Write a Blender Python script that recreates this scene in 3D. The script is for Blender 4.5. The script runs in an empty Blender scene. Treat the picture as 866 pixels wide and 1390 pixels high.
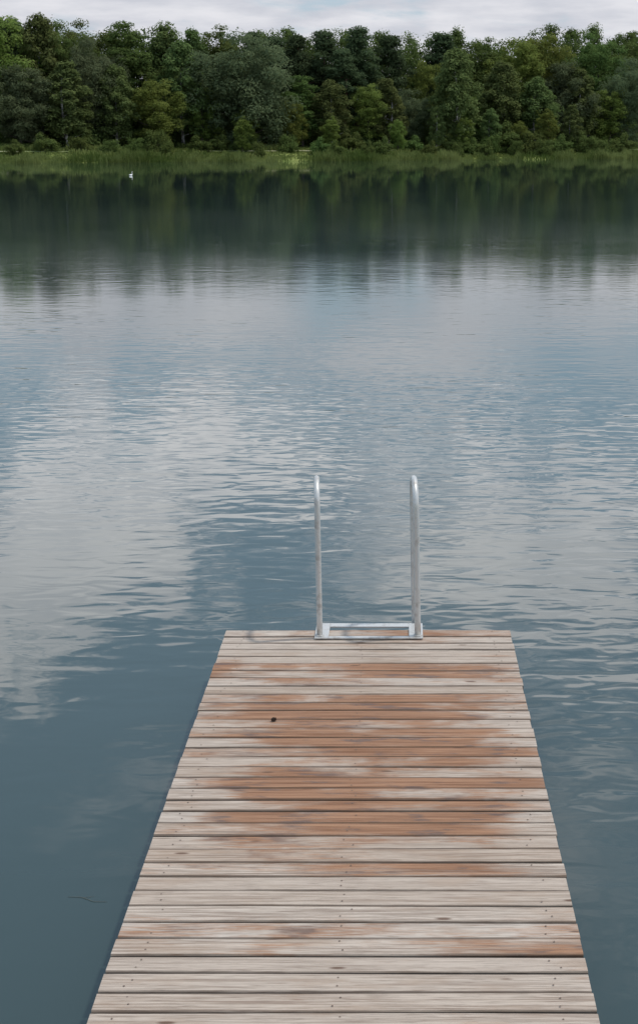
import bpy, math, random
import numpy as np
from mathutils import Vector, Matrix
random.seed(4); rng=np.random.default_rng(7)
sc=bpy.context.scene
COL=sc.collection
sc.view_settings.view_transform='Standard'; sc.view_settings.look='None'; sc.view_settings.exposure=0

# ---------------------------------------------------------------- helpers
def new_mat(name):
    m=bpy.data.materials.new(name); m.use_nodes=True; m.node_tree.nodes.clear()
    return m,m.node_tree
class NT:
    def __init__(s,nt): s.nt=nt
    def n(s,t,**k):
        nd=s.nt.nodes.new(t)
        for a,b in k.items(): setattr(nd,a,b)
        return nd
    def l(s,a,b): s.nt.links.new(a,b)
    def setin(s,sock,v):
        if isinstance(v,bpy.types.NodeSocket): s.l(v,sock)
        else: sock.default_value=v
    def math(s,op,a,b=None,c=None,clamp=False):
        nd=s.n('ShaderNodeMath',operation=op); nd.use_clamp=clamp
        s.setin(nd.inputs[0],a)
        if b is not None: s.setin(nd.inputs[1],b)
        if c is not None: s.setin(nd.inputs[2],c)
        return nd.outputs[0]
    def vmath(s,op,a,b=None):
        nd=s.n('ShaderNodeVectorMath',operation=op)
        s.setin(nd.inputs[0],a)
        if b is not None: s.setin(nd.inputs[1],b)
        return nd.outputs['Value'] if op in('DOT_PRODUCT','LENGTH') else nd.outputs[0]
    def mr(s,v,a,b,c=0.0,d=1.0,smooth=True):
        nd=s.n('ShaderNodeMapRange'); nd.interpolation_type='SMOOTHSTEP' if smooth else 'LINEAR'
        s.setin(nd.inputs[0],v)
        for i,x in zip((1,2,3,4),(a,b,c,d)): s.setin(nd.inputs[i],x)
        return nd.outputs[0]
    def noise(s,vec,scale,detail=2,rough=.5,dist=0.0,out='Fac'):
        nd=s.n('ShaderNodeTexNoise'); s.l(vec,nd.inputs['Vector'])
        nd.inputs['Scale'].default_value=scale; nd.inputs['Detail'].default_value=detail
        nd.inputs['Roughness'].default_value=rough; nd.inputs['Distortion'].default_value=dist
        return nd.outputs[out]
    def mix(s,f,a,b,blend='MIX'):
        nd=s.n('ShaderNodeMix',data_type='RGBA',blend_type=blend)
        s.setin(nd.inputs['Factor'],f)
        for k,v in ((6,a),(7,b)):
            if isinstance(v,tuple): v=(v[0],v[1],v[2],1)
            s.setin(nd.inputs[k],v)
        return nd.outputs[2]
    def comb(s,x,y,z):
        nd=s.n('ShaderNodeCombineXYZ')
        for i,v in enumerate((x,y,z)): s.setin(nd.inputs[i],v)
        return nd.outputs[0]
    def sep(s,v):
        nd=s.n('ShaderNodeSeparateXYZ'); s.l(v,nd.inputs[0]); return nd.outputs
def mesh_obj(name,verts,faces,mats=(),parent=None,smooth=False):
    me=bpy.data.meshes.new(name)
    me.from_pydata([tuple(v) for v in verts],[],[tuple(f) for f in faces]); me.update()
    if smooth: me.polygons.foreach_set('use_smooth',[True]*len(me.polygons))
    for m in mats: me.materials.append(m)
    o=bpy.data.objects.new(name,me); COL.objects.link(o)
    if parent: o.parent=parent
    return o
def quads_mesh(name,V,shade,mat,nper=4):
    n=len(V)//nper
    me=bpy.data.meshes.new(name)
    me.vertices.add(len(V)); me.vertices.foreach_set('co',V.astype(np.float32).ravel())
    me.loops.add(len(V)); me.loops.foreach_set('vertex_index',np.arange(len(V),dtype=np.int32))
    me.polygons.add(n); me.polygons.foreach_set('loop_start',np.arange(0,len(V),nper,dtype=np.int32))
    try: me.polygons.foreach_set('loop_total',np.full(n,nper,dtype=np.int32))
    except Exception: pass
    at=me.attributes.new('shade','FLOAT','FACE'); at.data.foreach_set('value',shade.astype(np.float32))
    me.update(calc_edges=True); me.validate()
    me.materials.append(mat)
    return me
def tube(path,radii,seg=12,cap=True):
    V=[];F=[]
    P=[Vector(p) for p in path]; n=len(P)
    up=None
    for i in range(n):
        t=(P[min(i+1,n-1)]-P[max(i-1,0)]).normalized()
        if up is None:
            up=t.orthogonal().normalized()
        up=(up-t*up.dot(t)).normalized(); s=t.cross(up)
        r=radii[i] if hasattr(radii,'__len__') else radii
        for k in range(seg):
            a=2*math.pi*k/seg
            V.append(P[i]+up*math.cos(a)*r+s*math.sin(a)*r)
    for i in range(n-1):
        for k in range(seg):
            F.append((i*seg+k,i*seg+(k+1)%seg,(i+1)*seg+(k+1)%seg,(i+1)*seg+k))
    if cap:
        F.append(tuple(range(seg))[::-1]); F.append(tuple((n-1)*seg+k for k in range(seg)))
    return V,F
def merge(parts):
    V=[];F=[]
    for v,f in parts:
        o=len(V); V+=list(v); F+=[tuple(i+o for i in q) for q in f]
    return V,F
def box(x0,x1,y0,y1,z0,z1):
    V=[(x0,y0,z0),(x1,y0,z0),(x1,y1,z0),(x0,y1,z0),(x0,y0,z1),(x1,y0,z1),(x1,y1,z1),(x0,y1,z1)]
    F=[(0,3,2,1),(4,5,6,7),(0,1,5,4),(1,2,6,5),(2,3,7,6),(3,0,4,7)]
    return V,F
def top(o,label,cat=None,group=None,kind=None):
    o['label']=label
    if cat: o['category']=cat
    if group: o['group']=group
    if kind: o['kind']=kind

# ---------------------------------------------------------------- camera
F=2000.0; TH=math.atan(455/F); CAMZ=2.79; DECK=0.28
cam=bpy.data.cameras.new('camera'); co=bpy.data.objects.new('camera',cam); COL.objects.link(co)
cam.sensor_width=36; cam.lens=36*F/1390; cam.shift_x=-109/1390; cam.shift_y=-45/1390
cam.clip_start=.1; cam.clip_end=6000
co.location=(0,0,CAMZ); co.rotation_euler=(math.pi/2-TH,0,0)
sc.camera=co

# ---------------------------------------------------------------- light (sun through thin cloud)
AZ=math.radians(79); EL=math.radians(66)
sv=Vector((math.sin(AZ)*math.cos(EL),math.cos(AZ)*math.cos(EL),math.sin(EL)))
sun=bpy.data.lights.new('sun','SUN'); sun.energy=2.0; sun.angle=math.radians(2.2); sun.color=(1,.94,.85)
so=bpy.data.objects.new('sun',sun); so.rotation_euler=sv.to_track_quat('Z','Y').to_euler(); so.location=(20,-10,40); COL.objects.link(so)

w=bpy.data.worlds.new('World'); sc.world=w; w.use_nodes=True; w.node_tree.nodes.clear()
W=NT(w.node_tree)
out=W.n('ShaderNodeOutputWorld')
sky=W.n('ShaderNodeTexSky',sky_type='NISHITA'); sky.sun_disc=False; sky.sun_elevation=EL; sky.sun_rotation=AZ
sky.air_density=1.0; sky.dust_density=2.5
tc=W.n('ShaderNodeTexCoord'); D=W.vmath('NORMALIZE',tc.outputs['Generated'])
x,y,z=W.sep(D)
den=W.math('ADD',W.math('MAXIMUM',z,0.0),0.13)
P=W.comb(W.math('DIVIDE',x,den),W.math('DIVIDE',y,den),0.0)
n1=W.noise(P,1.3,8,.56,.4)
n2=W.noise(P,3.3,5,.55)
n3=W.noise(P,3.4,7,.62,.6)
wv=W.noise(D,9.0,6,.65,0.0,'Color')
wv=W.vmath('SUBTRACT',wv,(.5,.5,.5)); wv=W.vmath('MULTIPLY',wv,(.32,.32,.32))
DW=W.vmath('NORMALIZE',W.vmath('ADD',D,wv))
def blob(az,el,r0,r1,amp):
    a=math.radians(az);e=math.radians(el)
    d=W.vmath('DOT_PRODUCT',DW,(math.sin(a)*math.cos(e),math.cos(a)*math.cos(e),math.sin(e)))
    return W.mr(d,math.cos(math.radians(r1)),math.cos(math.radians(r0)),0.0,amp)
s=W.math('ADD',n1,W.math('MULTIPLY',W.math('SUBTRACT',n3,.5),.62))
for b in [(-13.5,15,.3,6.5,.40),(-12.5,7.8,.2,3,.16),(-5,12.5,.2,4,.28),(7,15,.3,6,.28),(1,9,.2,5,.10),(-1,15.5,.3,4,.12),(9,27,1,7,.14),(-3,27,2,8,-.06),(-14,28,3,9,-.08)]:
    s=W.math('ADD',s,blob(*b))
s=W.math('ADD',s,W.mr(z,.10,.18,.26,0.0))
mask=W.mr(s,.47,.78)
ctex=W.math('ADD',W.math('MULTIPLY',n2,.7),W.math('MULTIPLY',n1,.5))
ccol=W.mix(W.mr(ctex,.42,.80),(.49,.51,.57),(.70,.70,.735))
ccol=W.mix(W.mr(z,.12,.21),ccol,(1.90,1.86,1.80),'MULTIPLY')
skyc=W.mix(.6,sky.outputs[0],(2.8,3.95,4.9))
bg1=W.n('ShaderNodeBackground'); W.l(skyc,bg1.inputs[0]); bg1.inputs[1].default_value=.148
bg2=W.n('ShaderNodeBackground'); W.l(ccol,bg2.inputs[0]); bg2.inputs[1].default_value=1.14
mx=W.n('ShaderNodeMixShader'); W.l(mask,mx.inputs[0]); W.l(bg1.outputs[0],mx.inputs[1]); W.l(bg2.outputs[0],mx.inputs[2])
W.l(mx.outputs[0],out.inputs[0])

# ---------------------------------------------------------------- water
m_water,nt=new_mat('lake_water'); N=NT(nt)
o=N.n('ShaderNodeOutputMaterial')
g=N.n('ShaderNodeNewGeometry'); px,py,pz=N.sep(g.outputs['Position'])
big=N.noise(N.comb(N.math('MULTIPLY',px,.05),N.math('MULTIPLY',py,.11),0.0),1.0,4,.58)
big=N.mr(big,.36,.64,.35,1.1)
near=N.mr(N.math('ADD',py,N.math('MULTIPLY',px,1.2)),3.8,10.0,.14,.42)
mid=N.mr(py,10,30,1.0,.28)
far=N.mr(py,70,130,1.0,.26)
amp=N.math('MULTIPLY',N.math('MULTIPLY',big,near),N.math('MULTIPLY',mid,far))
strk=N.noise(N.comb(N.math('MULTIPLY',px,.014),N.math('MULTIPLY',py,.11),7.0),1.0,4,.6)
strk=N.math('MULTIPLY',N.mr(strk,.60,.70,0,.05),N.mr(py,115,150))
amp=N.math('ADD',amp,strk)
v1=N.comb(N.math('MULTIPLY',px,.52),py,0.0)
h1=N.noise(v1,6.2,1.5,.4,.5)
h2=N.noise(v1,2.3,2,.45,.4)
h=N.math('ADD',N.math('MULTIPLY',h1,.016),N.math('MULTIPLY',h2,.020))
h=N.math('MULTIPLY',h,amp)
bp=N.n('ShaderNodeBump'); bp.inputs['Distance'].default_value=1.0; bp.inputs['Strength'].default_value=1.0
N.l(h,bp.inputs['Height'])
fr=N.n('ShaderNodeFresnel'); fr.inputs['IOR'].default_value=1.62; N.l(bp.outputs[0],fr.inputs['Normal'])
df=N.n('ShaderNodeBsdfDiffuse'); df.inputs[0].default_value=(.033,.055,.054,1)
patch=N.noise(N.comb(N.math('MULTIPLY',px,.10),N.math('MULTIPLY',py,.09),2.0),1.0,4,.6)
rg_=N.math('MULTIPLY',N.mr(py,10,34,.02,.068),N.mr(py,36,100,1.0,.34))
rg_=N.math('MULTIPLY',rg_,N.mr(patch,.38,.62,.8,1.1))
gl=N.n('ShaderNodeBsdfGlossy'); N.l(rg_,gl.inputs['Roughness']); gl.inputs[0].default_value=(.98,.99,.98,1)
N.l(bp.outputs[0],gl.inputs['Normal'])
ms=N.n('ShaderNodeMixShader'); N.l(fr.outputs[0],ms.inputs[0]); N.l(df.outputs[0],ms.inputs[1]); N.l(gl.outputs[0],ms.inputs[2])
N.l(ms.outputs[0],o.inputs[0])
wo=mesh_obj('water',[(-1500,-600,0),(1500,-600,0),(1500,1500,0),(-1500,1500,0)],[(0,1,2,3)],[m_water])
top(wo,'calm grey-blue lake water with soft ripples',None,None,'structure')

# ---------------------------------------------------------------- shore & ground
def shore(X):
    return 222+ (X+50)*0.66 + 2.2*math.sin(X*.13)+1.3*math.sin(X*.37+1) if X>-50 else 222+(X+50)*.1+2.2*math.sin(X*.13)
m_gr,nt=new_mat('meadow_and_forest_floor'); N=NT(nt)
o=N.n('ShaderNodeOutputMaterial'); g=N.n('ShaderNodeNewGeometry'); p=g.outputs['Position']
b=N.n('ShaderNodeBsdfPrincipled'); b.inputs['Roughness'].default_value=.95; b.inputs['Specular IOR Level'].default_value=.1
c=N.mix(N.mr(N.noise(p,.35,4,.6),.35,.65),(.14,.19,.048),(.24,.27,.085))
c=N.mix(N.mr(N.noise(p,6,3,.7),.4,.7,0,.4),c,(.09,.13,.03))
N.l(c,b.inputs['Base Color']); N.l(b.outputs[0],o.inputs[0])
xs=list(np.arange(-320,321,4.0)); xs=[-1500,-900,-600,-430]+xs+[430,600,900,1500]
prof=[(-1000,-3.0),(-14,-1.6),(-3,-.5),(0,.05),(3,.5),(6,.9),(10,1.4),(16,1.9),(30,2.4),(60,4.0),(300,9),(1200,9)]
V=[];Fc=[]
rows=[(-560,2.0),(-40,1.8),(-8,1.3),(-3,.5),(0.5,-.6),(10,-2.2)]
allr=len(rows)+len(prof)-1
for X in xs:
    S=shore(max(-320,min(320,X)))
    for yy,zz in rows: V.append((X,yy,zz))
    for d,zz in prof[1:]: V.append((X,S+d,zz+(.12*math.sin(X*.21+d) if d>4 else 0)))
for i in range(len(xs)-1):
    for j in range(allr-1):
        a=i*allr+j; Fc.append((a,a+allr,a+allr+1,a+1))
gr=mesh_obj('ground',V,Fc,[m_gr],smooth=True); top(gr,'grassy lake shore and forest floor',None,None,'structure')
def gz(d):
    for (a,za),(b_,zb) in zip(prof,prof[1:]):
        if a<=d<=b_: return za+(zb-za)*(d-a)/(b_-a)
    return 9
m_pa,nt=new_mat('grassy_footpath'); N=NT(nt); o=N.n('ShaderNodeOutputMaterial'); g=N.n('ShaderNodeNewGeometry')
b=N.n('ShaderNodeBsdfPrincipled'); b.inputs['Roughness'].default_value=.95
N.l(N.mix(N.mr(N.noise(g.outputs['Position'],.25,4,.6),.42,.6),(.14,.18,.055),(.28,.28,.17)),b.inputs['Base Color']); N.l(b.outputs[0],o.inputs[0])
V=[];Fc=[]
for i,X in enumerate(np.arange(-180,181,4.0)):
    S=shore(X)
    for d in (10.2,12.0): V.append((X,S+d,gz(d)+.14))
for i in range(len(V)//2-1): Fc.append((2*i,2*i+2,2*i+3,2*i+1))
pa=mesh_obj('path',V,Fc,[m_pa]); top(pa,'pale worn footpath along the grassy shore',None,None,'structure')

# ---------------------------------------------------------------- foliage materials
def leaf_mat(name,dark,light,hue=.025,val=.22):
    m,nt=new_mat(name); N=NT(nt); o=N.n('ShaderNodeOutputMaterial')
    at=N.n('ShaderNodeAttribute',attribute_name='shade'); oi=N.n('ShaderNodeObjectInfo')
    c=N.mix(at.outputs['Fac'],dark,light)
    hs=N.n('ShaderNodeHueSaturation'); N.l(c,hs.inputs['Color'])
    N.l(N.mr(oi.outputs['Random'],0,1,.5-hue,.5+hue,False),hs.inputs['Hue'])
    N.l(N.mr(oi.outputs['Random'],0,1,1-val,1+val,False),hs.inputs['Value'])
    d=N.n('ShaderNodeBsdfDiffuse'); t=N.n('ShaderNodeBsdfTranslucent'); N.l(hs.outputs[0],d.inputs[0]); N.l(hs.outputs[0],t.inputs[0])
    m_=N.n('ShaderNodeMixShader'); m_.inputs[0].default_value=.45; N.l(d.outputs[0],m_.inputs[1]); N.l(t.outputs[0],m_.inputs[2]); N.l(m_.outputs[0],o.inputs[0])
    return m
ML={'broad':leaf_mat('broadleaf_foliage',(.092,.132,.040),(.170,.226,.070)),
    'light':leaf_mat('yellow_green_foliage',(.135,.185,.042),(.25,.310,.085)),
    'willow':leaf_mat('grey_green_foliage',(.105,.138,.068),(.185,.225,.116)),
    'pine':leaf_mat('pine_needles',(.056,.082,.038),(.108,.146,.072),.01,.15),
    'birch':leaf_mat('birch_foliage',(.110,.148,.050),(.205,.258,.094)),
    'wood':leaf_mat('woodland_foliage',(.082,.120,.038),(.165,.220,.072),0,0),
    'reed':leaf_mat('reed_leaves',(.10,.145,.036),(.28,.32,.11),0,0)}
def bark(name,a,b_):
    m,nt=new_mat(name); N=NT(nt); o=N.n('ShaderNodeOutputMaterial'); tc=N.n('ShaderNodeTexCoord')
    b=N.n('ShaderNodeBsdfPrincipled'); b.inputs['Roughness'].default_value=.9
    x,y,z=N.sep(tc.outputs['Object'])
    N.l(N.mix(N.mr(N.noise(N.comb(x,y,N.math('MULTIPLY',z,.4)),5,4,.6),.4,.6),a,b_),b.inputs['Base Color']); N.l(b.outputs[0],o.inputs[0]); return m
BK={'dark':bark('tree_bark',(.05,.04,.03),(.12,.10,.075)),'pine':bark('pine_bark',(.08,.05,.035),(.18,.11,.07)),'birch':bark('birch_bark',(.10,.09,.08),(.5,.48,.44))}

# ---------------------------------------------------------------- tree generators
def leaves(cent,rad,nl,size,rg,droop=0.0,flat=1.0,shade_c=None,stretch=1.0):
    k=len(cent); n=k*nl
    d=rg.normal(size=(n,3)); d/=np.linalg.norm(d,axis=1)[:,None]
    d[:,2]=np.where(rg.random(n)<.6,np.abs(d[:,2]),d[:,2])
    r=rg.random(n)**.5*(1+.12*rg.random(n))
    c=np.repeat(cent,nl,0); R=np.repeat(rad,nl)
    p=c+d*(r*R)[:,None]*np.array([1,1,flat])
    nrm=d+rg.normal(size=(n,3))*.42; nrm[:,2]+=.3
    nrm/=np.linalg.norm(nrm,axis=1)[:,None]
    a=np.cross(nrm,rg.normal(size=(n,3))); a/=np.linalg.norm(a,axis=1)[:,None]+1e-9
    if droop>0:
        a=a*(1-droop)+np.array([0,0,-1.0])*droop; a-=nrm*(a*nrm).sum(1)[:,None]; a/=np.linalg.norm(a,axis=1)[:,None]+1e-9
    b=np.cross(nrm,a)
    s=size*(.6+.8*rg.random(n)); sa=s*stretch
    q=np.empty((n,4,3))
    q[:,0]=p-a*sa[:,None]*.5; q[:,1]=p+b*s[:,None]*.36; q[:,2]=p+a*sa[:,None]*.5; q[:,3]=p-b*s[:,None]*.36
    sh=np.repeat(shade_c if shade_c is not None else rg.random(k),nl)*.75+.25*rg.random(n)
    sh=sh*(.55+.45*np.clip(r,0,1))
    return q.reshape(-1,3),np.clip(sh,0,1)
def crown_centres(kind,H,Wd,rg):
    if kind in('broad','light','willow'):
        nlobe={'broad':10,'light':9,'willow':12}[kind]
        cz=H*.52; rz=H*.46
        L=[]
        for i in range(nlobe):
            a=2*math.pi*(i*.618)+rg.random()*.8; t=-.92+1.75*(i+.5*rg.random())/nlobe
            k=math.sqrt(max(.08,1-t*t*.75)); rr=Wd*.5*(.35+.25*rg.random())
            L.append((math.cos(a)*rr*k*1.15,math.sin(a)*rr*k*1.15,cz+t*rz*.78,Wd*(.21+.12*rg.random())))
        L.append((0,0,H-Wd*.25,Wd*.25))
        cent=[]
        for lx,ly,lz,lr in L:
            m=15
            d=rg.normal(size=(m,3)); d/=np.linalg.norm(d,axis=1)[:,None]; d[:,2]*=1.15
            rad=lr*(.5+.5*rg.random(m))
            cent.append(np.array([lx,ly,lz])+d*rad[:,None])
        cent=np.concatenate(cent); cent=cent[cent[:,2]>H*.05]
        cent[:,2]=np.minimum(cent[:,2],H-.3)
        rad=Wd*(.07+.075*rg.random(len(cent)))
        return cent,rad,.85
    if kind=='pine':
        cent=[]
        for i in range(80):
            t=.28+.72*rg.random()**.85; a=rg.random()*6.28
            prof_=Wd*.5*math.sin(min(1,(1.06-t)/.5)*1.45)*(.6+.4*rg.random())
            r=prof_*(.3+.65*rg.random())
            cent.append((math.cos(a)*r,math.sin(a)*r,H*t*.97))
        cent=np.array(cent); return cent,Wd*(.11+.08*rg.random(len(cent))),.7
    if kind=='birch':
        cent=[]
        for i in range(110):
            t=.17+.83*rg.random(); a=rg.random()*6.28
            pr=Wd*.5*min(1,((1.05-t)/.5))**.7*min(1,.55+(t-.1)*2)
            r=pr*(.3+.65*rg.random())
            cent.append((math.cos(a)*r,math.sin(a)*r,H*t*.98))
        cent=np.array(cent); return cent,Wd*(.09+.075*rg.random(len(cent))),1.3
    if kind=='bush':
        m=46; d=rg.normal(size=(m,3)); d/=np.linalg.norm(d,axis=1)[:,None]; d[:,2]=np.abs(d[:,2])
        rr=.45+.5*rg.random(m)
        cent=d*rr[:,None]*np.array([Wd*.42,Wd*.42,H*.85]); return cent,Wd*(.09+.07*rg.random(m)),.9
def trunk_geo(kind,H,Wd,cent,rg):
    r0={'pine':.018,'birch':.013,'bush':.02}.get(kind,.02)*H
    topf=.93 if kind in('pine','birch') else .72
    path=[];rr=[]
    bx,by=rg.normal()*.02*H,rg.normal()*.02*H
    for i in range(9):
        t=i/8; path.append((bx*math.sin(t*3),by*math.sin(t*2.3),t*H*topf-.25)); rr.append(r0*(1-t*.85)*(1.35 if i==0 else 1))
    parts=[tube(path,rr,8)]
    idx=rg.choice(len(cent),min(16,len(cent)),replace=False)
    for i in idx:
        c=Vector(cent[i]); rad=math.hypot(c.x,c.y)
        zs=max(.12*H,min(c.z-rad*(.6 if kind!='pine' else .05),H*topf*.9)); t=zs/(H*topf)
        s0=Vector((bx*math.sin(t*3),by*math.sin(t*2.3),zs)); mid=s0.lerp(c,.55)+Vector((0,0,-.06*rad))
        rb=r0*(1-t*.8)*.5
        parts.append(tube([s0,mid,c],[rb,rb*.6,rb*.25],5))
    return merge(parts)
PROTO={}
def proto(kind,idx,H,Wd,nl,size):
    rg=np.random.default_rng(100+idx*17+len(kind))
    cent,rad,flat=crown_centres(kind,H,Wd,rg)
    q,sh=leaves(cent,rad,nl,size,rg,.6 if kind in('birch',) else (.25 if kind=='willow' else 0),flat,stretch=1.5 if kind in('birch','willow','pine') else 1.15)
    mk=kind if kind in ML else 'broad'
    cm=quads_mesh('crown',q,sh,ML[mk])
    v,f=trunk_geo(kind,H,Wd,cent,rg)
    tm=bpy.data.meshes.new('trunk'); tm.from_pydata([tuple(a) for a in v],[],f); tm.materials.append(BK['pine' if kind=='pine' else 'birch' if kind=='birch' else 'dark'])
    tm.polygons.foreach_set('use_smooth',[True]*len(tm.polygons)); tm.update()
    PROTO.setdefault(kind,[]).append((cm,tm,H,Wd))
for i in range(4): proto('broad',i,18,[10,12,8,11][i],165,.255)
for i in range(3): proto('light',i,13,[8,9,7][i],130,.23)
for i in range(2): proto('willow',i,16,[15,12][i],190,.265)
for i in range(3): proto('pine',i,20,[8.5,9.5,7.5][i],170,.28)
for i in range(3): proto('birch',i,15,[6.5,5.5,6][i],150,.23)
for i in range(2): proto('bush',i,3.5,[5,6][i],95,.21)
INFO={'broad':('broadleaf_tree','tree','dark green leafy broadleaf tree at the wood edge','broadleaf trees along the lake shore'),
 'light':('young_broadleaf_tree','tree','yellow-green young broadleaf tree beside the path','young trees along the lake shore'),
 'willow':('willow_tree','tree','broad grey-green willow with a rounded dense crown','willows along the lake shore'),
 'pine':('pine_tree','tree','tall dark pine rising above the wood','pines in the wood edge'),
 'birch':('birch_tree','tree','slender drooping birch with pale trunk on the grass','birches along the lake shore'),
 'bush':('shrub','bush','low rounded green shrub on the grassy bank','shrubs along the bank')}
def px2X(px,Y): return (px-542)/F*(Y*math.cos(TH)+1.0*math.sin(TH))
def place(kind,px,topy,d,wpx=None,label=None,X=None,Hh=None):
    if X is None:
        X=0
        for _ in range(6): X=px2X(px,shore(X)+d)
    Y=shore(X)+d; z0=gz(d)-.05
    pr=random.choice(PROTO[kind])
    if Hh is None:
        al=TH+math.atan((topy-650)/F); Hh=CAMZ-Y*math.tan(al)-z0
    if wpx: wd=wpx/F*Y
    else: wd=pr[3]*Hh/pr[2]*random.uniform(.9,1.1)
    nm,cat,lab,grp=INFO[kind]
    e=bpy.data.objects.new(nm,None); e.empty_display_size=1; COL.objects.link(e)
    e.location=(X,Y,z0); e.rotation_euler=(0,0,random.uniform(0,6.28)); e.scale=(wd/pr[3],wd/pr[3],Hh/pr[2])
    top(e,label or lab,cat,grp)
    for me,n_ in ((pr[1],'trunk'),(pr[0],'crown')):
        c=bpy.data.objects.new(n_,me); COL.objects.link(c); c.parent=e
T=[('light',12,16,26,105),('birch',62,22,28,80),('broad',95,30,30,90),('willow',130,58,24,90),('broad',175,34,30,105),('light',215,105,18,75),
('birch',250,58,22,70),('willow',335,54,19,150),('light',335,148,15,34),('broad',300,38,34,100),('pine',405,48,30,70),('pine',440,42,30,75),('broad',410,105,21,66),
('pine',487,36,32,75),('pine',530,48,30,70),('pine',465,66,25,62),('light',500,115,20,62),('willow',553,125,18,58),('light',578,84,24,60),('birch',617,68,12,70),
('broad',650,54,32,90),('pine',600,44,36,70),('light',700,54,26,100),('birch',680,85,16,65),('light',735,48,30,80),('willow',765,85,22,80),
('broad',805,46,30,90),('willow',850,85,18,75),('broad',858,40,30,90),('birch',785,95,19,55),('light',645,125,22,50),('pine',375,50,33,65),
('broad',120,28,36,95),('birch',230,36,36,80),('willow',30,90,20,90),('birch',95,85,19,70),('birch',160,90,20,60),('light',275,112,19,55),('light',395,138,17,44),
('birch',450,112,19,60),('birch',525,108,17,56),('broad',575,140,18,44),('birch',725,108,17,66),('light',825,118,19,60),('birch',28,26,34,70),('pine',345,44,36,60),('birch',265,42,33,60)]
for k,a,b,c,d in T: place(k,a,b,c,d)
for a,b,c,d in [(215,168,9,50),(20,186,8,34),(150,184,8,40),(435,182,6,36),(690,158,9,64),(720,170,7,54),(800,178,5,44),(845,176,5,48),(760,178,6,44),(390,176,10,38),(330,178,13,40),(520,181,6,38),(640,183,6,38),(270,180,10,40),(60,176,12,46),(480,176,12,42),(560,180,9,38),(110,180,11,44),(185,182,12,40),(610,180,10,36),(665,177,8,44),(780,170,10,50),(300,178,13,44),(585,187,4,28),(738,183,4,32),(820,183,4,36),(700,185,4,28),(350,187,4,26),(455,187,4,30),(660,185,3,30),(500,187,3,26),(620,188,3,24)]:
    place('bush',a,b,c,d)
for k,a,b,c,d in [('light',628,158,9,28),('birch',592,146,10,28),('light',742,148,10,32),('birch',665,148,10,30),('light',450,158,10,28),('birch',775,143,10,32),('light',540,163,9,24),('light',330,158,10,28),('light',705,163,8,26)]: place(k,a,b,c,d,'small young tree standing alone on the grassy bank')
for s_ in (-1,1):
    for i in range(9):
        X=(-64-i*9) if s_<0 else (53+i*10)
        place(random.choice(['broad','willow','broad','pine','light']),0,0,random.uniform(20,30),None,None,X+random.uniform(-2,2),random.uniform(15,21))

rg=np.random.default_rng(55)
def mass(name,label,lst,nl,size,mat):
    Q=[];S=[]
    for X,d,H,Wd,kind in lst:
        cent,rad,flat=crown_centres(kind,H,Wd,rg)
        tone=rg.random()*.55
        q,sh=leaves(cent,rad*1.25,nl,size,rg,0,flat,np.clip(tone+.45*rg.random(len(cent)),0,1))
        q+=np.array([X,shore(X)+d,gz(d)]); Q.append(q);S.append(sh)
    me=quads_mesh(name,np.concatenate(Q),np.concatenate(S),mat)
    o=bpy.data.objects.new(name,me); COL.objects.link(o); top(o,label,None,None,'stuff'); return o
lst=[]
for row,(d,sp) in enumerate(((39,4.8),(48,5.4))):
    X=-150
    while X<150:
        X+=sp*rg.uniform(.8,1.2)
        H=17.9+ (X+50)*.048+row*.3+rg.normal()*1.0-(gz(d)-2.3)
        if X<-42 : H+=2.0
        u=rg.random(); k_='broad' if u<.6 else ('birch' if u<.78 else 'pine')
        lst.append((X,d+rg.uniform(-3,3),H+(1.0 if k_!='broad' else 0),rg.uniform(8.5,11.5) if k_=='broad' else rg.uniform(7,9),k_))
mass('woodland','dense mixed woodland with an uneven dark green treetop line',lst,64,.38,ML['wood'])
lst=[]
for d0,d1,h0,h1,sp in ((20,28,2.0,4.5,1.9),(28,38,4,8,1.9),(40,60,6,9,2.2)):
    X=-150
    while X<150:
        X+=rg.uniform(.7,1.3)*sp; lst.append((X,rg.uniform(d0,d1),rg.uniform(h0,h1),rg.uniform(5,7.5),'bush'))
mass('undergrowth','tangled green shrubs and saplings under the wood edge',lst,42,.38,ML['wood'])

# reeds
n=62000
X=rg.uniform(-140,120,n); dens=np.sin(X*.45)+np.sin(X*.173+1)+rg.normal(size=n)*.6
dd=rg.random(n)**1.3*5.0-1.4-np.clip(np.sin(X*.31+2)+np.sin(X*.83),0,2)*.9
S=np.array([shore(a) for a in X]); Y=S+dd
hh=(.95+.45*np.sin(X*.27+.5)*np.sin(X*.11)+.32*np.sin(X*.9)+.22*np.sin(X*2.7))*(.55+.65*rg.random(n)); hh=np.maximum(hh,.15)
keep=dens>-1.1
X,Y,hh,dd=X[keep],Y[keep],hh[keep],dd[keep]; n=len(X)
z0=np.clip(dd*.16,-.15,.6); ang=rg.uniform(-1,1,n); wv=.05+.07*rg.random(n)
ux,uy=np.cos(ang)*wv,np.sin(ang)*wv; lx,ly=rg.normal(size=n)*.22*hh,rg.normal(size=n)*.15*hh
q=np.empty((n,4,3))
q[:,0]=np.stack([X-ux*.5,Y-uy*.5,z0-.1],1); q[:,1]=np.stack([X+ux*.5,Y+uy*.5,z0-.1],1)
q[:,2]=np.stack([X+ux*.6+lx*.45,Y+uy*.6+ly*.45,z0+hh*.6],1); q[:,3]=np.stack([X+lx,Y+ly,z0+hh],1)
tone=.45+.3*np.sin(X*.19)+.25*np.sin(X*.61+2)+rg.normal(size=n)*.2
me=quads_mesh('reeds',q.reshape(-1,3),np.clip(tone,0,1),ML['reed']); o=bpy.data.objects.new('reeds',me); COL.objects.link(o)
top(o,'belt of fresh green reeds standing along the waterline',None,None,'stuff')
n=46000
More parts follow.
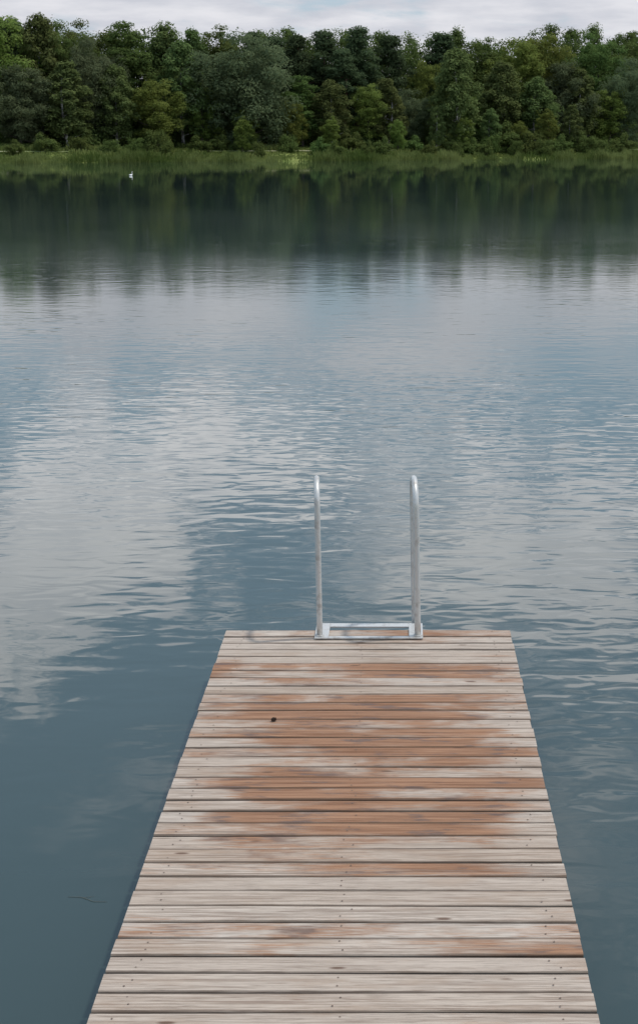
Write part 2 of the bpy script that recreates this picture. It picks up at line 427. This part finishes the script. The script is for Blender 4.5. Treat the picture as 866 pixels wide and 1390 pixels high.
X=rg.uniform(-140,120,n); dd=2+rg.random(n)*20; S=np.array([shore(a) for a in X]); Y=S+dd
ok=~((dd>9.8)&(dd<12.2)); X,Y,dd=X[ok],Y[ok],dd[ok]; n=len(X)
z0=np.array([gz(a) for a in dd]); hh=(.2+.4*rg.random(n))*np.where(np.sin(X*.5)+np.sin(X*.17+dd*.3)>.3,1.6,.6)
ang=rg.uniform(0,3.14,n); wv=.10+.12*rg.random(n); ux,uy=np.cos(ang)*wv,np.sin(ang)*wv
q=np.empty((n,4,3)); lx=rg.normal(size=n)*.12
q[:,0]=np.stack([X-ux,Y-uy,z0-.1],1);q[:,1]=np.stack([X+ux,Y+uy,z0-.1],1);q[:,2]=np.stack([X+ux*.7+lx,Y+uy*.7,z0+hh],1);q[:,3]=np.stack([X-ux*.7+lx,Y-uy*.7,z0+hh*.9],1)
me=quads_mesh('grass',q.reshape(-1,3),np.clip(.6+.25*np.sin(X*.23)+.2*rg.normal(size=n),0,1),ML['reed']); o=bpy.data.objects.new('grass',me); COL.objects.link(o)
top(o,'rough yellow-green meadow grass on the bank',None,None,'stuff')

# ---------------------------------------------------------------- dock
XL,XR,YF,YN=-.913,.585,7.43,-1.0
off_=Vector(((XL+XR)/2,3.2,0))
m_wd,nt=new_mat('weathered_planks'); N=NT(nt); o=N.n('ShaderNodeOutputMaterial')
tc=N.n('ShaderNodeTexCoord'); pos=N.vmath('ADD',tc.outputs['Object'],tuple(off_)); x,y,z=N.sep(pos)
at=N.n('ShaderNodeAttribute',attribute_name='plank'); r,g_,bb=N.sep(at.outputs['Vector'])
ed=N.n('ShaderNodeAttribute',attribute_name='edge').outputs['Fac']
off=N.math('MULTIPLY',r,37.0)
grain=N.noise(N.comb(N.math('ADD',N.math('MULTIPLY',x,2.0),off),N.math('MULTIPLY',y,95),off),1.0,6,.68,.4)
fine=N.noise(N.comb(N.math('ADD',N.math('MULTIPLY',x,9),off),N.math('MULTIPLY',y,300),off),1.0,3,.6)
blot=N.noise(N.comb(N.math('ADD',N.math('MULTIPLY',x,3.0),off),N.math('MULTIPLY',y,9),0.0),1.0,4,.6)
base=N.mix(N.mr(grain,.38,.58),(.24,.175,.135),(.575,.49,.415))
base=N.mix(N.mr(g_,0,1,0,.5,False),base,(.61,.55,.49))
base=N.mix(N.mr(bb,.0,.8,.42,0,False),base,(.37,.27,.20))
base=N.mix(N.mr(fine,.50,.68,0,.7),base,(.19,.14,.11))
base=N.mix(N.mr(blot,.50,.70,0,.42),base,(.36,.255,.185))
zone=N.math('MULTIPLY',N.mr(y,4.5,5.1),N.mr(y,6.7,6.2))
zone2=N.math('MULTIPLY',N.mr(y,6.45,6.7),N.mr(y,7.2,7.0))
xm=N.mr(N.math('ABSOLUTE',N.math('ADD',x,.10)),.84,.30,.0,1.0)
stn=N.noise(N.comb(N.math('ADD',N.math('MULTIPLY',x,1.4),N.math('MULTIPLY',off,.035)),N.math('MULTIPLY',y,3.6),2.0),1.0,6,.60,.3)
sm=N.math('ADD',stn,N.math('MULTIPLY',N.math('MULTIPLY',zone,xm),.26))
sm=N.math('ADD',sm,N.math('MULTIPLY',zone2,.09))
sm=N.math('ADD',sm,N.math('MULTIPLY',N.math('SUBTRACT',bb,.5),.22))
sm=N.math('ADD',sm,N.math('MULTIPLY',N.math('SUBTRACT',grain,.5),.50))
sm=N.math('ADD',sm,N.math('MULTIPLY',N.math('SUBTRACT',fine,.5),.30))
smk=N.mr(sm,.55,.75,0,.93)
stain=N.mix(N.mr(grain,.35,.65),(.185,.080,.038),(.375,.195,.108))
c=N.mix(smk,base,stain)
wet=N.math('MULTIPLY',N.mr(N.noise(N.comb(N.math('MULTIPLY',x,4),N.math('MULTIPLY',y,14),5.0),1.0,3,.6),.54,.66),smk)
c=N.mix(N.math('MULTIPLY',wet,.7),c,(.09,.065,.06))
vo=N.n('ShaderNodeTexVoronoi'); N.l(N.comb(N.math('ADD',N.math('MULTIPLY',x,2.4),off),N.math('MULTIPLY',y,9.0),off),vo.inputs['Vector']); vo.inputs['Scale'].default_value=1.0
kn=N.mr(vo.outputs['Distance'],.035,.09,.9,0)
c=N.mix(kn,c,(.12,.065,.042))
edm=N.mr(N.math('ADD',ed,N.math('MULTIPLY',N.math('SUBTRACT',blot,.5),1.0)),.35,1.1,0,.72)  # edge dirt plus chamfer and gap shading, painted into the plank colour
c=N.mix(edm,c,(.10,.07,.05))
b=N.n('ShaderNodeBsdfPrincipled'); b.inputs['Specular IOR Level'].default_value=.3; N.l(N.mr(wet,0,1,.78,.42),b.inputs['Roughness'])
N.l(c,b.inputs['Base Color'])
bu=N.n('ShaderNodeBump'); bu.inputs['Distance'].default_value=.0024; N.l(N.math('ADD',grain,N.math('MULTIPLY',fine,.6)),bu.inputs['Height']); N.l(bu.outputs[0],b.inputs['Normal'])
N.l(b.outputs[0],o.inputs[0])
m_sc,nt=new_mat('rusty_screw_heads'); N=NT(nt); o=N.n('ShaderNodeOutputMaterial'); b=N.n('ShaderNodeBsdfPrincipled'); tc=N.n('ShaderNodeTexCoord')
N.l(N.mix(N.noise(tc.outputs['Object'],30),(.10,.07,.055),(.22,.15,.11)),b.inputs['Base Color']); b.inputs['Roughness'].default_value=.6; N.l(b.outputs[0],o.inputs[0])
m_be,nt=new_mat('dark_wet_timber'); N=NT(nt); o=N.n('ShaderNodeOutputMaterial'); b=N.n('ShaderNodeBsdfPrincipled'); tc=N.n('ShaderNodeTexCoord')
N.l(N.mix(N.noise(tc.outputs['Object'],7,4,.6),(.02,.016,.012),(.06,.045,.035)),b.inputs['Base Color']); b.inputs['Roughness'].default_value=.8; N.l(b.outputs[0],o.inputs[0])
dock=bpy.data.objects.new('jetty',None); COL.objects.link(dock); dock.location=off_
top(dock,'weathered wooden plank jetty with worn reddish stain over the lake','jetty')
V=[];Fc=[];PA=[];MI=[];ED=[]
yy=YF; pitch=.1035
xsj=[-.84,-.19,.51]
while yy>YN:
    r_=random.random(); gap=random.choice([.004,.005,.006,.007,.008,.010,.014]); wdt=pitch-gap
    y1=yy-gap*.5; y0=y1-wdt
    e0=XL+random.gauss(0,.0016); e1=XR+random.gauss(0,.0016); zt=DECK+random.gauss(0,.001); sk=random.gauss(0,.0018); tilt=random.gauss(0,.0008)
    t=.028; ch=.004; inn=.010; seg=14
    ph=random.random()*6
    base0=len(V)
    for i in range(seg+1):
        u=i/seg; X=e0+(e1-e0)*u; s_=sk*(u-.5)*2+.0012*math.sin(u*7+ph); s2=sk*(u-.5)*2+.0012*math.sin(u*6+ph*2)
        cup=.0008*math.sin(u*4+ph)
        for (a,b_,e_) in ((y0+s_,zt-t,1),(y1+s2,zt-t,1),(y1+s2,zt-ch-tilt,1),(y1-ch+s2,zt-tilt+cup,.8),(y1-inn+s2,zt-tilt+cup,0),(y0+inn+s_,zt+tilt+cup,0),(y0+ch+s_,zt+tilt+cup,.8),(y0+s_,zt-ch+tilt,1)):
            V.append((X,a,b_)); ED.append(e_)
    K=8
    for i in range(seg):
        for j in range(K):
            a=base0+i*K+j; b_=base0+i*K+(j+1)%K; Fc.append((a,b_,b_+K,a+K)); MI.append(0)
    Fc.append(tuple(base0+j for j in range(K))[::-1]); MI.append(0); Fc.append(tuple(base0+seg*K+j for j in range(K))); MI.append(0)
    gg=random.random(); b3=random.random()
    if yy>7.0: gg=.8
    PA+= [(r_,gg,b3)]*(len(V)-base0)
    for xj in (-.82,-.19,.49):
        for fy in (.27,.73):
            if random.random()<.3: continue
            cx=xj+random.gauss(0,.012); cy=y0+wdt*fy+random.gauss(0,.004); b0=len(V); R=.0033
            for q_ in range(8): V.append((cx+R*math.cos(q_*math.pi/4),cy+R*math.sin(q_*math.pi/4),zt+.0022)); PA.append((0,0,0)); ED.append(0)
            Fc.append(tuple(range(b0,b0+8))); MI.append(1)
    yy-=pitch
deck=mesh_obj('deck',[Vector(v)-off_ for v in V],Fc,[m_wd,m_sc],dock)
deck.data.polygons.foreach_set('material_index',MI)
a=deck.data.attributes.new('plank','FLOAT_VECTOR','POINT'); a.data.foreach_set('vector',np.array(PA,dtype=np.float32).ravel())
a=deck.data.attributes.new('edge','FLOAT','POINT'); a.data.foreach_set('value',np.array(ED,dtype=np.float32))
for xb in xsj:
    v,f=box(xb-.035,xb+.035,YN,YF-.06,DECK-.13,DECK-.033); mesh_obj('beam',[Vector(q)-off_ for q in v],f,[m_be],dock)
for yb in (YF-.35,3.6,.2):
    for xb in (XL+.24,XR-.24):
        v,f=tube([(xb,yb,-2.2),(xb,yb,DECK-.14)],.055,14); mesh_obj('post',[Vector(q)-off_ for q in v],f,[m_be],dock,True)
    v,f=box(XL+.10,XR-.10,yb-.05,yb+.05,DECK-.21,DECK-.134); mesh_obj('crossbeam',[Vector(q)-off_ for q in v],f,[m_be],dock)

# ---------------------------------------------------------------- ladder
m_al,nt=new_mat('dull_galvanised_metal'); N=NT(nt); o=N.n('ShaderNodeOutputMaterial'); b=N.n('ShaderNodeBsdfPrincipled'); tc=N.n('ShaderNodeTexCoord')
nn=N.noise(tc.outputs['Object'],14,5,.65)
N.l(N.mix(N.mr(nn,.48,.75),(.64,.635,.62),(.38,.35,.32)),b.inputs['Base Color']); b.inputs['Metallic'].default_value=.35; N.l(N.mr(nn,.3,.7,.30,.5),b.inputs['Roughness'])
N.l(b.outputs[0],o.inputs[0])
lx0,lx1,ly=-.414,.096,7.30
lad=bpy.data.objects.new('swimming_ladder',None); COL.objects.link(lad); lad.location=((lx0+lx1)/2,ly,DECK)
top(lad,'pale metal swimming ladder with hooped handrails bolted to jetty end','ladder')
LO=Vector(lad.location)
def hoop(xc,lean,rad):
    P=[]; H=.815; R=.125; z0=DECK+.006
    def X_(y_,z_): return xc-.056*(y_-ly)-lean*max(0,(z_-DECK))/.8
    def add(y_,z_): P.append((X_(y_,z_),y_,z_))
    add(ly,z0)
    for i in range(1,9): add(ly+.006*math.sin(i/8*3.14),z0+(H-R)*i/8)
    for i in range(1,17):
        a=math.pi*i/16; add(ly+R-R*math.cos(a),z0+H-R+R*math.sin(a))
    for i in range(1,10): add(ly+2*R+.002*i,z0+H-R-(H-R+1.1)*i/9)
    return tube(P,rad,16)
for xc,le,rr in ((lx0,.006,.0150),(lx1,.014,.0162)):
    v,f=hoop(xc,le,rr); mesh_obj('handrail',[Vector(q)-LO for q in v],f,[m_al],lad,True)
zt=DECK+.004
parts=[]
parts.append(box(lx0-.026,lx0+.046,ly-.032,ly+.205,zt,zt+.008))
parts.append(box(lx1-.046,lx1+.026,ly-.032,ly+.205,zt,zt+.008))
parts.append(box(lx0+.0465,lx1-.0465,ly-.032,ly-.006,zt,zt+.008))
parts.append(box(lx0+.0465,lx1-.0465,ly+.150,ly+.205,zt,zt+.008))
v,f=merge(parts); o=mesh_obj('mounting_frame',[Vector(q)-LO for q in v],f,[m_al],lad)
bv=o.modifiers.new('bevel','BEVEL'); bv.width=.0015; bv.segments=2
for i in range(4):
    zz=DECK-.18-.26*i; v,f=box(lx0+.005,lx1-.035,ly+.225,ly+.30,zz,zz+.025); mesh_obj('rung',[Vector(q)-LO for q in v],f,[m_al],lad)
for xc in (lx0,lx1):
    v,f=tube([(xc,ly,DECK+.0125),(xc,ly,DECK+.019)],.0235,16); mesh_obj('flange',[Vector(q)-LO for q in v],f,[m_al],lad)

m_pc,nt=new_mat('dry_pine_cone'); N=NT(nt); o=N.n('ShaderNodeOutputMaterial'); b=N.n('ShaderNodeBsdfPrincipled'); tc=N.n('ShaderNodeTexCoord')
N.l(N.mix(N.noise(tc.outputs['Object'],90),(.02,.012,.008),(.07,.045,.03)),b.inputs['Base Color']); b.inputs['Roughness'].default_value=.8; N.l(b.outputs[0],o.inputs[0])
parts=[]
for i in range(34):
    t=i/33; a=i*2.4; r0=.009*math.sin(math.pi*(.12+.8*t)); L=.005
    c=Vector((t*.022-.011,math.cos(a)*r0*.7,math.sin(a)*r0*.7)); d=Vector((.5,math.cos(a),math.sin(a))).normalized(); s_=d.cross(Vector((1,0,0))).normalized()
    parts.append(([c-s_*.003,c+s_*.003,c+d*L+s_*.002,c+d*L-s_*.002,c+Vector((.003,0,0))],[(0,1,2,3),(0,4,1),(1,4,2),(2,4,3),(3,4,0)]))
parts.append(tube([(-.011,0,0),(0,0,0),(.011,0,0)],[.003,.006,.002],8))
v,f=merge(parts); pc=mesh_obj('pine_cone',v,f,[m_pc]); pc.location=(-.56,6.16,DECK+.010); pc.rotation_euler=(0,0,.5); top(pc,'small dark pine cone lying on the jetty planks','pine cone')

m_sw,nt=new_mat('white_feathers'); N=NT(nt); o=N.n('ShaderNodeOutputMaterial'); b=N.n('ShaderNodeBsdfPrincipled'); tc=N.n('ShaderNodeTexCoord')
N.l(N.mix(N.noise(tc.outputs['Object'],20),(.72,.72,.70),(.85,.85,.84)),b.inputs['Base Color']); b.inputs['Roughness'].default_value=.8; N.l(b.outputs[0],o.inputs[0])
P=[(-.42,0,.20,.02),(-.30,0,.16,.09),(-.12,0,.13,.17),(.08,0,.13,.17),(.22,0,.17,.11),(.31,0,.27,.055),(.30,0,.40,.035),(.25,0,.52,.032),(.27,0,.62,.034),(.33,0,.655,.045),(.39,0,.64,.03)]
v,f=tube([p[:3] for p in P],[p[3] for p in P],14)
sw=mesh_obj('swan',v,f,[m_sw],None,True); sb=sw.modifiers.new('s','SUBSURF'); sb.levels=1; sb.render_levels=1
m_bk,nt=new_mat('orange_beak'); N=NT(nt); o=N.n('ShaderNodeOutputMaterial'); b=N.n('ShaderNodeBsdfPrincipled'); tc=N.n('ShaderNodeTexCoord')
N.l(N.mix(N.noise(tc.outputs['Object'],30),(.5,.15,.02),(.6,.2,.04)),b.inputs['Base Color']); N.l(b.outputs[0],o.inputs[0])
v,f=tube([(.40,0,.638),(.47,0,.615),(.50,0,.605)],[.022,.016,.006],8); mesh_obj('beak',v,f,[m_bk],sw,True)
sw.location=(px2X(177,134),134,-.02); sw.rotation_euler=(0,0,1.0); sw.scale=(.56,.56,.56); top(sw,'small white swan floating on the open lake','swan')

m_tw,nt=new_mat('waterlogged_twig'); N=NT(nt); o=N.n('ShaderNodeOutputMaterial'); b=N.n('ShaderNodeBsdfPrincipled'); tc=N.n('ShaderNodeTexCoord')
N.l(N.mix(N.noise(tc.outputs['Object'],40),(.10,.105,.085),(.16,.16,.12)),b.inputs['Base Color']); N.l(b.outputs[0],o.inputs[0])
parts=[tube([(-.08,0,0),(-.03,.012,.001),(.03,-.004,.001),(.08,.01,0)],[.0006,.0009,.0008,.0004],6),tube([(-.02,.01,.001),(.015,.035,.001)],[.0006,.0003],5)]
v,f=merge(parts); tw=mesh_obj('twig',v,f,[m_tw],None,True); tw.location=(-1.18,5.08,.001); tw.rotation_euler=(0,0,-.3); top(tw,'thin brown twig drifting on the water','twig')
